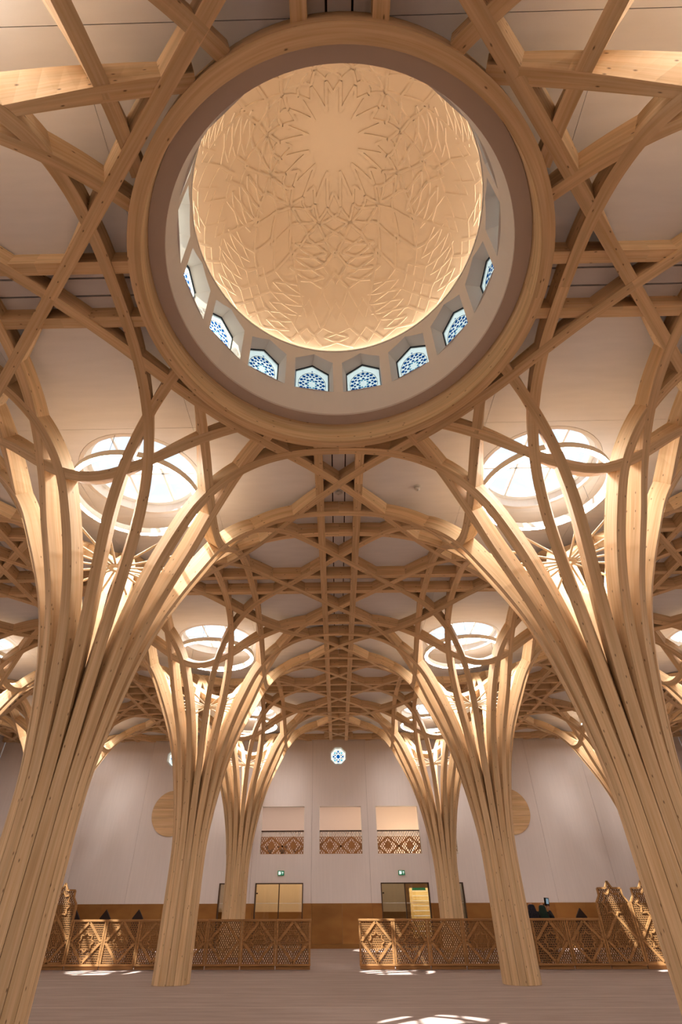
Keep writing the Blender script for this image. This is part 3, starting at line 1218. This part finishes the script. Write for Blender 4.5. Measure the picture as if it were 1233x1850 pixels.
def lattice_mesh(poly, pitch, w, ang, y0, thick, name='lattice_infill', mat='oakdark'):
    m = MB()
    for a in (ang, pi - ang):
        d = (cos(a), sin(a)); nrm = (-sin(a), cos(a))
        offs = [q[0] * nrm[0] + q[1] * nrm[1] for q in poly]
        k = floor(min(offs) / pitch)
        while k * pitch < max(offs):
            o = k * pitch + pitch / 2
            p = (nrm[0] * o, nrm[1] * o)
            ts = poly_hits(poly, p, d)
            for t0, t1 in zip(ts[0::2], ts[1::2]):
                if t1 - t0 > 0.03:
                    A_ = (p[0] + d[0] * t0, y0, p[1] + d[1] * t0); B_ = (p[0] + d[0] * t1, y0, p[1] + d[1] * t1)
                    m.bar(A_, B_, w, thick)
            k += 1
    return m.mesh(name, mat)


def star_pts(cx, cz, r0, r1, n=8, rot=0.0):
    return [(cx + (r1 if k % 2 == 0 else r0) * cos(rot + pi * k / n), cz + (r1 if k % 2 == 0 else r0) * sin(rot + pi * k / n)) for k in range(2 * n)]


def outline(m, pts, w, d, y):
    for a, b in zip(pts, pts[1:] + pts[:1]):
        m.bar((a[0], y, a[1]), (b[0], y, b[1]), w, d)


ZB, ZT = 0.135, 1.125       # infill bottom and top of the low screens
hw_ = PW / 2 - 0.006
plain_poly = [(-hw_ + 0.03, ZB), (hw_ - 0.03, ZB), (hw_ - 0.03, ZT - 0.03), (-hw_ + 0.03, ZT - 0.03)]
tall_poly = [(-hw_ + 0.03, ZB), (hw_ - 0.03, ZB), (hw_ - 0.028, 1.485), (0.345, 1.65), (0.345, 1.82), (0.10, 1.825), (0, 1.995),
             (-0.10, 1.825), (-0.345, 1.82), (-0.345, 1.65), (-hw_ + 0.028, 1.485)]
INF = {'low': lattice_mesh(plain_poly, 0.054, 0.025, math.radians(57), 0.0, 0.010),
       'tall': lattice_mesh(tall_poly, 0.054, 0.029, math.radians(57), 0.0, 0.010)}
box_mesh = {}


def boxm(key, b, mat='oak'):
    if key not in box_mesh:
        m = MB(); m.box(*b); box_mesh[key] = m.mesh(key[0] if isinstance(key, tuple) else key, mat)
    return box_mesh[key]


cx_, cz_ = 0.0, (ZB + ZT) / 2 - 0.015
dm = [(0, cz_ + 0.455), (0.44, cz_), (0, cz_ - 0.455), (-0.44, cz_)]
band_meshes = []
for a, b in zip(dm, dm[1:] + dm[:1]):
    m = MB(); m.bar((a[0], -0.012, a[1]), (b[0], -0.012, b[1]), 0.062, 0.018)
    band_meshes.append(m.mesh('diamond_band', 'oak'))
m = MB(); outline(m, star_pts(0, cz_, 0.165, 0.225), 0.034, 0.018, -0.014)
star_mesh = m.mesh('star_frame', 'oak')
# edge bands of the tall screen head and its half star
m = MB(); outline(m, tall_poly, 0.05, 0.03, -0.006)
head_mesh = m.mesh('head_frame', 'oak')
m = MB(); outline(m, star_pts(0, 1.47, 0.225, 0.32), 0.036, 0.018, -0.014)
headstar_mesh = m.mesh('star_frame', 'oak')
tdm = [(0, 1.17), (0.44, 0.65), (0, 0.15), (-0.44, 0.65)]
tband = []
for a, b in zip(tdm, tdm[1:] + tdm[:1]):
    m = MB(); m.bar((a[0], -0.012, a[1]), (b[0], -0.012, b[1]), 0.062, 0.018)
    tband.append(m.mesh('diamond_band', 'oak'))
m = MB(); outline(m, star_pts(0, 0.65, 0.165, 0.225), 0.034, 0.018, -0.014)
tstar = m.mesh('star_frame', 'oak')

DEP = 0.10


def make_screen(x, tall, label):
    t = thing('lattice_screen', (x, YS_, 0), label, 'screen', 'oak lattice screens across the hall')
    kick = boxm('plinth', (-hw_ + 0.012, 0.02, 0.012, hw_ - 0.012, DEP - 0.01, 0.088))
    link('plinth', kick, t)
    link('bottom_rail', boxm('bottom_rail', (-PW / 2 + 0.002, -0.02, 0.092, PW / 2 - 0.002, DEP, 0.138)), t)
    if not tall:
        link('top_rail', boxm('top_rail', (-PW / 2 + 0.002, -0.025, ZT - 0.045, PW / 2 - 0.002, DEP + 0.005, ZT)), t)
        for s in (-1, 1):
            link('stile', boxm(('stile', s), (min(s * hw_, s * (hw_ - 0.05)), -0.018, ZB, max(s * hw_, s * (hw_ - 0.05)), 0.022, ZT - 0.045)), t)
        tag(link('lattice_infill', INF['low'], t), kind='stuff')
        for me in band_meshes: link('diamond_band', me, t)
        link('star_frame', star_mesh, t)
    else:
        for s in (-1, 1):
            link('stile', boxm(('tall_stile', s), (min(s * hw_, s * (hw_ - 0.045)), -0.018, ZB, max(s * hw_, s * (hw_ - 0.045)), 0.03, 1.47)), t)
        link('head_frame', head_mesh, t)
        tag(link('lattice_infill', INF['tall'], t), kind='stuff')
        for me in tband: link('diamond_band', me, t)
        link('star_frame', tstar, t); link('star_frame', headstar_mesh, t)
    return t


ordn = ['first', 'second', 'third', 'fourth', 'fifth', 'sixth', 'seventh']
for k in range(7):
    make_screen(0.435 + PW * (k + 0.5), False, f'low oak lattice screen, {ordn[k]} to the right of the central gap')
for k in range(7):
    make_screen(-0.945 - PW * (k + 0.5), False, f'low oak lattice screen, {ordn[k]} to the left of the central gap')
for k, n in enumerate(('nearer the low screens', 'half hidden by the right foreground trunk', 'farthest right, hidden by the trunk')):
    make_screen(0.435 + PW * (7.5 + k), True, 'tall star-topped lattice screen on the right, ' + n)
for k, n in enumerate(('beside the left foreground trunk', 'hidden behind the left foreground trunk')):
    make_screen(-0.945 - PW * (7.5 + k), True, 'tall star-topped lattice screen on the left, ' + n)

# dark pointed stands behind the low screens
for (x, lab) in ((-7.68, 'dark pointed wooden stand behind the left screens, middle of three'),
                 (-6.62, 'dark pointed wooden stand behind the left screens, nearest the trunk'),
                 (-8.68, 'dark pointed wooden stand behind the left screens, beside the tall screen'),
                 (7.60, 'dark pointed wooden stand behind the right screens near the women')):
    m = MB()
    m.prism([(-0.17, 0.0), (0.17, 0.0), (0.17, 1.13), (0.0, 1.35), (-0.17, 1.13)], -0.03, 0.03, 'y')
    t = thing('pointed_stand', (x, 13.0, 0), lab, 'stand', 'dark pointed stands behind the screens')
    m.build('board', 'darkwood', t)
    m2 = MB(); m2.box(-0.22, -0.14, 0, 0.22, 0.14, 0.05); m2.build('foot', 'darkwood', t)

# ------------------------------------------------------------------ far wall fittings
# gallery balustrades
gal_poly = lambda w: [(-w / 2, 3.2), (w / 2, 3.2), (w / 2, 4.20), (-w / 2, 4.20)]
names = ['left of the central opening', 'in the central opening', 'right of the central opening', 'behind the third column on the left', 'behind the third column on the right']
for (x0, z0, x1, z1), nm in zip(OPEN, names):
    w = x1 - x0
    t = thing('gallery_balustrade', ((x0 + x1) / 2, YB + 0.20, 0), 'perforated oak gallery balustrade ' + nm, 'balustrade', 'gallery balustrades in the far wall')
    m = MB(); m.bar((-w / 2, 0, 4.225), (w / 2, 0, 4.225), 0.05, 0.06); m.build('top_rail', 'darkframe', t)
    low = [(-w / 2, 3.2), (w / 2, 3.2), (w / 2, 4.0), (-w / 2, 4.0)]
    high = [(-w / 2, 4.0), (w / 2, 4.0), (w / 2, 4.20), (-w / 2, 4.20)]
    tag(link('lattice_infill', lattice_mesh(low, 0.092, 0.036, math.radians(55), 0.0, 0.012, mat='galoak'), t), kind='stuff')
    tag(link('pale_lattice', lattice_mesh(high, 0.092, 0.036, math.radians(55), 0.0, 0.012, name='pale_lattice', mat='plaster'), t), kind='stuff')
    nd = 2 if w > 1.5 else 1
    for k in range(nd):
        c = -w / 2 + w * (k + 0.5) / nd
        g = w / nd / 2
        for a, b in (((c, 3.98), (c + g, 3.62)), ((c + g, 3.62), (c, 3.26)), ((c, 3.26), (c - g, 3.62)), ((c - g, 3.62), (c, 3.98))):
            m = MB(); m.bar((a[0], -0.012, a[1]), (b[0], -0.012, b[1]), 0.075, 0.014); m.build('diamond_band', 'galoak', t)
        m = MB(); m.prism(star_pts(c, 3.64, 0.13, 0.19)[::-1], -0.02, -0.004, 'y'); m.build('star_boss', 'galoak', t)

# folding book stands on the gallery floor, seen through the balustrades
for x, rz, lab in ((-3.35, 0.5, 'dark folding book stand in the left gallery opening, nearest the column'), (-2.75, -0.4, 'dark folding book stand in the middle of the left gallery opening'),
                   (-2.15, 0.3, 'dark folding book stand at the right of the left gallery opening'), (3.35, -0.35, 'dark folding book stand in the right gallery opening')):
    t = thing('book_stand', (x, YB + 1.0, 3.18), lab, 'book stand', 'folding book stands in the gallery', rz=rz)
    for sg in (-1, 1):
        m = MB(); m.bar((sg * 0.17, 0, 0.012), (-sg * 0.19, 0, 0.50), 0.03, 0.30); m.build('leaf', 'tablet', t)

# opening linings
for i, (x0, z0, x1, z1) in enumerate(OPEN):
    m = MB()
    for b in ((x0, -0.004, z1 - 0.02, x1, 0.32, z1), (x0, -0.004, z0, x0 + 0.02, 0.32, z1), (x1 - 0.02, -0.004, z0, x1, 0.32, z1), (x0, -0.004, z0 - 0.0, x1, 0.32, z0 + 0.02)):
        m.box(*b)
    o = link(f'window_{i + 2}', m.mesh('opening_lining', 'plaster'), None, (0, YB, 0))
    tag(o, 'plain white lining of the gallery opening ' + names[i], 'opening', kind='structure')

# octagonal stained glass windows
for i, (x, z) in enumerate(OCT):
    t = thing('window_1' if i == 0 else 'window_7', (x, YB, z), ('small octagonal blue stained glass window high on the far wall' if i == 0 else
              'octagonal stained glass window mostly hidden behind the left column'), 'window', kind='structure')
    R8 = OR / cos(pi / 8)
    oc = lambda r: [(r * cos(pi / 8 + k * pi / 4), r * sin(pi / 8 + k * pi / 4)) for k in range(8)]
    m = MB()
    A8, B8, C8 = oc(R8), oc(R8 * 0.90), oc(R8 * 0.84)
    for k in range(8):
        k2 = (k + 1) % 8
        m.quad((A8[k][0], -0.01, A8[k][1]), (A8[k2][0], -0.01, A8[k2][1]), (B8[k2][0], 0.0, B8[k2][1]), (B8[k][0], 0.0, B8[k][1]))
        m.quad((B8[k][0], 0.0, B8[k][1]), (B8[k2][0], 0.0, B8[k2][1]), (C8[k2][0], 0.26, C8[k2][1]), (C8[k][0], 0.26, C8[k][1]))
    m.build('window_frame', 'white', t)
    m = MB(); m.prism(oc(R8 * 0.86)[::-1], 0.255, 0.262, 'y'); m.build('pane', 'pane', t)
    cen = MB(); cen.prism(star_pts(0, 0, 0.085, 0.11)[::-1], 0.245, 0.252, 'y'); cen.build('blue_glass', 'paneblue', t)
    for k in range(8):
        an = k * pi / 4
        m = MB(); diamond(m, 0.235 * cos(an), 0.235 * sin(an), 0.062, an, 0.252, 0.006); m.build('blue_glass', 'panecyan' if k % 2 else 'paneblue', t)
        m = MB(); diamond(m, 0.155 * cos(an + pi / 8), 0.155 * sin(an + pi / 8), 0.035, an + pi / 8, 0.252, 0.006); m.build('blue_glass', 'paneblue', t)
        m = MB()
        for j in range(12):
            b1, b2 = 2 * pi * j / 12, 2 * pi * (j + 1) / 12
            c0 = (0.235 * cos(an), 0.235 * sin(an))
            m.bar((c0[0] + 0.085 * cos(b1), 0.248, c0[1] + 0.085 * sin(b1)), (c0[0] + 0.085 * cos(b2), 0.248, c0[1] + 0.085 * sin(b2)), 0.012, 0.008)
        m.build('lead_line', 'lead', t)

# round timber discs
for x, lab in ((-8.06, 'round board disc on the far wall, left, half hidden by the column'), (8.06, 'round board disc on the far wall, right, half hidden by the column')):
    t = thing('wall_disc', (x, YB, 4.97), lab, 'wall disc', 'round board discs on the far wall')
    R_ = 0.96
    nb = 5
    for k in range(nb):
        z0, z1 = -R_ + 2 * R_ * k / nb + 0.003, -R_ + 2 * R_ * (k + 1) / nb - 0.003
        pts = []
        for j in range(13):
            z = z0 + (z1 - z0) * j / 12; pts.append((sqrt(max(0, R_ * R_ - z * z)), z))
        for j in range(13):
            z = z1 + (z0 - z1) * j / 12; pts.append((-sqrt(max(0, R_ * R_ - z * z)), z))
        m = MB(); m.prism(pts, -0.03, 0.0, 'y'); m.build('board', 'disc', t)

# doors
for i, (x0, z0, x1, z1) in enumerate(DOORS):
    t = thing(f'door_{i + 1}', ((x0 + x1) / 2, YB, 0), ['glass double door with warm light behind, left of the central gap', 'glass double door showing a sunlit exit, right of the central gap',
              'narrow glass door mostly hidden by the third column on the left', 'narrow glass door mostly hidden by the third column on the right'][i], 'door', kind='structure')
    w = x1 - x0
    m = MB()
    m.box(-w / 2, -0.03, z1 - 0.04, w / 2, 0.2, z1); m.box(-w / 2, -0.03, 0, -w / 2 + 0.04, 0.2, z1 - 0.04); m.box(w / 2 - 0.04, -0.03, 0, w / 2, 0.2, z1 - 0.04)
    m.build('door_frame', 'darkframe', t)
    leaves = 2 if w > 1.5 else 1
    for k in range(leaves):
        a = -w / 2 + 0.045 + (w - 0.09) * k / leaves; b = -w / 2 + 0.045 + (w - 0.09) * (k + 1) / leaves
        m = MB(); m.box(a + 0.004, 0.05, 0.02, b - 0.004, 0.062, z1 - 0.045); lf = m.build('glass_leaf', 'doorglass', t)
        m = MB()
        n = int((b - a) / 0.055)
        for j in range(n):
            xx = a + 0.05 + j * (b - a - 0.1) / max(1, n - 1)
            m.box(xx - 0.012, 0.046, 1.50, xx + 0.012, 0.05, 1.53)
        tag(m.build('safety_dots', 'signwhite' if False else 'white', lf), kind='stuff')
    if leaves == 2:
        m = MB(); m.box(-0.02, 0.03, 0, 0.02, 0.08, z1 - 0.04); m.build('meeting_stile', 'darkframe', t)
        m = MB(); m.box(-w / 2 + 0.06, 0.0, 1.84, -w / 2 + 0.13, 0.05, 1.89); m.build('latch', 'darkframe', t)

# exit door in the vestibule and the sunlit fence outside
t = thing('door_5', (3.72, YB + 2.6, 0), 'wood framed glass exit door in the vestibule with daylight outside', 'door', kind='structure')
m = MB()
m.box(-0.62, -0.05, 2.1, 0.62, 0.1, 2.3); m.box(-0.62, -0.05, 0, -0.44, 0.1, 2.1); m.box(0.5, -0.05, 0, 0.62, 0.1, 2.1); m.box(-0.44, -0.05, 0, 0.5, 0.1, 0.25)
m.build('door_frame', 'oak', t)
m = MB(); m.box(-0.44, 0.02, 0.25, 0.5, 0.03, 2.1); m.build('glass_leaf', 'doorglass', t)
m = MB(); m.box(-0.3, -0.06, 2.0, 0.35, -0.03, 2.1); m.build('exit_reflection', 'green', t)  # glowing green strip stands for the exit sign's reflection
t = thing('garden_fence', (3.7, YB + 4.6, 0), 'sunlit board fence seen through the vestibule exit door', 'fence')
for k in range(14):
    m = MB(); m.box(-2.2, 0, 0.02 + k * 0.2, 2.2, 0.03, 0.21 + k * 0.2); m.build('board', 'fence', t)
m = MB(); m.box(-0.15, -0.06, 0, -0.05, 0, 2.8); m.build('post', 'fence', t)
# the fence is lit by open daylight: lamp stands for the bright yard
ld = bpy.data.lights.new('yard_daylight', 'AREA'); ld.size = 2.5; ld.energy = 260; ld.color = (1.0, 0.9, 0.66)
lo = bpy.data.objects.new('yard_daylight', ld); COL.objects.link(lo); lo.location = (3.7, YB + 3.7, 3.1); lo.rotation_euler = (math.radians(-35), 0, 0)

# exit signs: running figure, door and arrow
for x, lab in ((-2.70, 'green exit sign above the left glass door'), (2.72, 'green exit sign above the right glass door')):
    t = thing('exit_sign', (x, YB - 0.02, 2.595), lab, 'sign', 'green exit signs on the far wall')
    m = MB(); m.box(-0.14, -0.03, -0.085, 0.14, 0.02, 0.085); m.build('panel', 'green', t)
    m = MB(); m.box(-0.105, -0.034, -0.06, -0.03, -0.031, 0.06); m.build('door_mark', 'signwhite', t)
    m = MB()
    m.bar((-0.01, -0.034, 0.0), (0.005, -0.034, 0.028), 0.022, 0.003); m.bar((-0.01, -0.034, 0.0), (0.012, -0.034, -0.028), 0.012, 0.003)
    m.bar((0.012, -0.034, -0.028), (-0.002, -0.034, -0.058), 0.012, 0.003); m.bar((-0.01, -0.034, 0.0), (-0.022, -0.034, -0.05), 0.012, 0.003)
    m.bar((0.003, -0.034, 0.022), (0.028, -0.034, 0.008), 0.01, 0.003); m.prism([(0.012 + 0.013 * cos(k * pi / 5), 0.05 + 0.013 * sin(k * pi / 5)) for k in range(10)], -0.036, -0.032, 'y')
    m.build('running_figure', 'signwhite', t)
    m = MB(); m.bar((0.082, -0.034, -0.055), (0.082, -0.034, 0.02), 0.02, 0.003); m.prism([(0.045, 0.012), (0.119, 0.012), (0.082, 0.058)], -0.036, -0.032, 'y')
    m.build('arrow', 'signwhite', t)

# small ceiling fittings
t = thing('smoke_detector', (1.66, 0.42, ZC), 'white smoke detector on the ceiling right of the ridge', 'detector')
m = MB(); m.lathe([(0.0, -0.03), (0.075, -0.03), (0.075, 0.0), (0.0, 0.0)], 20); m.build('base', 'plastic', t)
m = MB(); m.lathe([(0.0, -0.10), (0.04, -0.095), (0.06, -0.07), (0.055, -0.03), (0.0, -0.03)], 20); m.build('head', 'plastic', t, True)
t = thing('ceiling_sensor', (0.0, 0.55, ZC), 'small white dome sensor between the ridge beams', 'sensor')
m = MB(); m.lathe([(0.0, -0.015), (0.09, -0.015), (0.09, 0.0), (0.0, 0.0)], 20); m.build('base', 'plastic', t)
m = MB(); m.lathe([(0.0, -0.075), (0.035, -0.068), (0.06, -0.045), (0.07, -0.015), (0.0, -0.015)], 20); m.build('lens', 'plastic', t, True)


# ------------------------------------------------------------------ two women behind the right screens
def skin_body(name, joints, edges, parent, mat, root=0, sub=2):
    me = bpy.data.meshes.new(name)
    me.from_pydata([j[0] for j in joints], edges, [])
    o = link(name, me, parent)
    sk = o.modifiers.new('skin', 'SKIN')
    sk.use_smooth_shade = True
    for i, j in enumerate(joints):
        r = j[1] if isinstance(j[1], tuple) else (j[1], j[1])
        me.skin_vertices[0].data[i].radius = r
    me.skin_vertices[0].data[root].use_root = True
    ss = o.modifiers.new('sub', 'SUBSURF'); ss.levels = sub; ss.render_levels = sub
    me.materials.append(M[mat])
    return o


def woman(name, x, y, label, h, scarf, arms_up, rz):
    t = thing(name, (x, y, 0), label, 'person', rz=rz)
    k = h / 1.65
    V = lambda a, b, c: (a * k, b * k, c * k)
    # facing +y (away from the viewer)
    J = [(V(0, 0, 0.92), 0.17), (V(0, 0, 1.12), 0.145), (V(0, 0.01, 1.30), (0.16, 0.12)), (V(0, 0.01, 1.41), 0.07), (V(0, 0.03, 1.53), (0.085, 0.095)), (V(0, 0.03, 1.47), 0.07),
         (V(0.10, 0, 0.84), 0.13), (V(0.11, 0.0, 0.45), 0.12), (V(0.12, 0, 0.09), 0.10), (V(0.12, 0.13, 0.045), 0.05),
         (V(-0.10, 0, 0.84), 0.13), (V(-0.11, 0.0, 0.45), 0.12), (V(-0.12, 0, 0.09), 0.10), (V(-0.12, 0.13, 0.045), 0.05)]
    E_ = [(0, 1), (1, 2), (2, 3), (3, 4), (4, 5), (0, 6), (6, 7), (7, 8), (8, 9), (0, 10), (10, 11), (11, 12), (12, 13)]
    if arms_up:
        J += [(V(0.19, 0.01, 1.34), 0.075), (V(0.30, 0.16, 1.22), 0.065), (V(0.21, 0.36, 1.44), 0.045),
              (V(-0.19, 0.01, 1.34), 0.075), (V(-0.20, 0.20, 1.20), 0.065), (V(0.06, 0.36, 1.42), 0.045)]
    else:
        J += [(V(0.19, 0.01, 1.34), 0.075), (V(0.24, -0.02, 1.08), 0.062), (V(0.22, 0.10, 0.86), 0.045),
              (V(-0.19, 0.01, 1.34), 0.075), (V(-0.24, -0.02, 1.08), 0.062), (V(-0.22, 0.10, 0.86), 0.045)]
    E_ += [(2, 14), (14, 15), (15, 16), (2, 17), (17, 18), (18, 19)]
    skin_body('body', J, E_, t, 'charcoal')
    # headscarf falling over shoulders
    Js = [(V(0, 0.015, 1.61), 0.098), (V(0, 0.01, 1.53), (0.118, 0.122)), (V(0, -0.02, 1.42), (0.13, 0.125)), (V(0, -0.04, 1.28), (0.19, 0.13)), (V(0, -0.05, 1.14), (0.2, 0.12))]
    skin_body('headscarf', Js, [(0, 1), (1, 2), (2, 3), (3, 4)], t, scarf)
    # face looking away, kept in front of the scarf
    fm = MB(); fm.lathe([(0.0, -0.105), (0.045, -0.095), (0.072, -0.05), (0.078, 0.0), (0.07, 0.05), (0.045, 0.09), (0.0, 0.10)], 16)
    f = fm.build('face', 'skin', t, True); f.location = V(0, 0.075, 1.54); f.scale = (0.95, 0.9, 1.0)
    nm = MB(); nm.prism([(-0.014, -0.02), (0.014, -0.02), (0.0, 0.03)], 0.06, 0.09, 'y'); nm.build('nose', 'skin', f)
    for s in (-1, 1):
        em = MB(); em.prism([(s * 0.028 + 0.012 * cos(q * pi / 4), 0.025 + 0.007 * sin(q * pi / 4)) for q in range(8)], 0.06, 0.078, 'y'); em.build('eye', 'black', f)
    mm = MB(); mm.box(-0.022, 0.055, -0.055, 0.022, 0.07, -0.045); mm.build('mouth', 'darkwood', f)
    # hands with five fingers
    for s in (1, -1):
        base = Vector(J[16 if s > 0 else 19][0])
        up_ = arms_up
        d = Vector((-0.15 * s if up_ else 0, 0.1 if up_ else 0.05, 1.0 if up_ else -1.0)).normalized()
        side = Vector((1, 0, 0)); fw = Vector((0, 1, 0))
        HJ = [(tuple(base), 0.026), (tuple(base + d * 0.05), (0.036, 0.02)), (tuple(base + d * 0.085), (0.04, 0.018))]
        HE = [(0, 1), (1, 2)]
        for q, ln in ((-1.5, 0.055), (-0.5, 0.07), (0.5, 0.075), (1.5, 0.065)):
            a = base + d * 0.09 + side * (q * 0.019)
            b = a + d * (ln * 0.55); c = b + d * (ln * 0.3) - fw * (ln * 0.35 if up_ else -0.01)
            i = len(HJ); HJ += [(tuple(a), 0.0085), (tuple(b), 0.008), (tuple(c), 0.007)]; HE += [(2, i), (i, i + 1), (i + 1, i + 2)]
        a = base + d * 0.045 - side * (0.042 * s); b = a + d * 0.03 - side * (0.018 * s); c = b + d * 0.025
        i = len(HJ); HJ += [(tuple(a), 0.01), (tuple(b), 0.009), (tuple(c), 0.008)]; HE += [(1, i), (i, i + 1), (i + 1, i + 2)]
        skin_body('hand', HJ, HE, t, 'skin', sub=1)
    return t


woman('person', 6.00, 12.75, 'person in a dark speckled headscarf standing behind the right screens', 1.49, 'speckle', False, 0.1)
woman('person', 6.40, 12.95, 'person in dark clothes and green headscarf holding up a tablet', 1.47, 'scarfgreen', True, -0.35)
t = thing('tablet', (6.66, 13.22, 1.40), 'black tablet held up by the person in green headscarf', 'tablet', rz=-0.35)
m = MB(); m.box(-0.075, -0.005, 0.0, 0.075, 0.005, 0.22); o = m.build('case', 'tablet', t); o.rotation_euler = (0.15, 0.1, 0)
m = MB(); m.box(-0.015, -0.0065, 0.06, 0.06, -0.0052, 0.20); o2 = m.build('screen', 'screenlit', o)


# beams and spokes get their own mesh data (long crossing pieces trace faster than as shared copies)
for o in list(scene.objects):
    if o.type == 'MESH' and o.data.users > 1:
        o.data = o.data.copy()
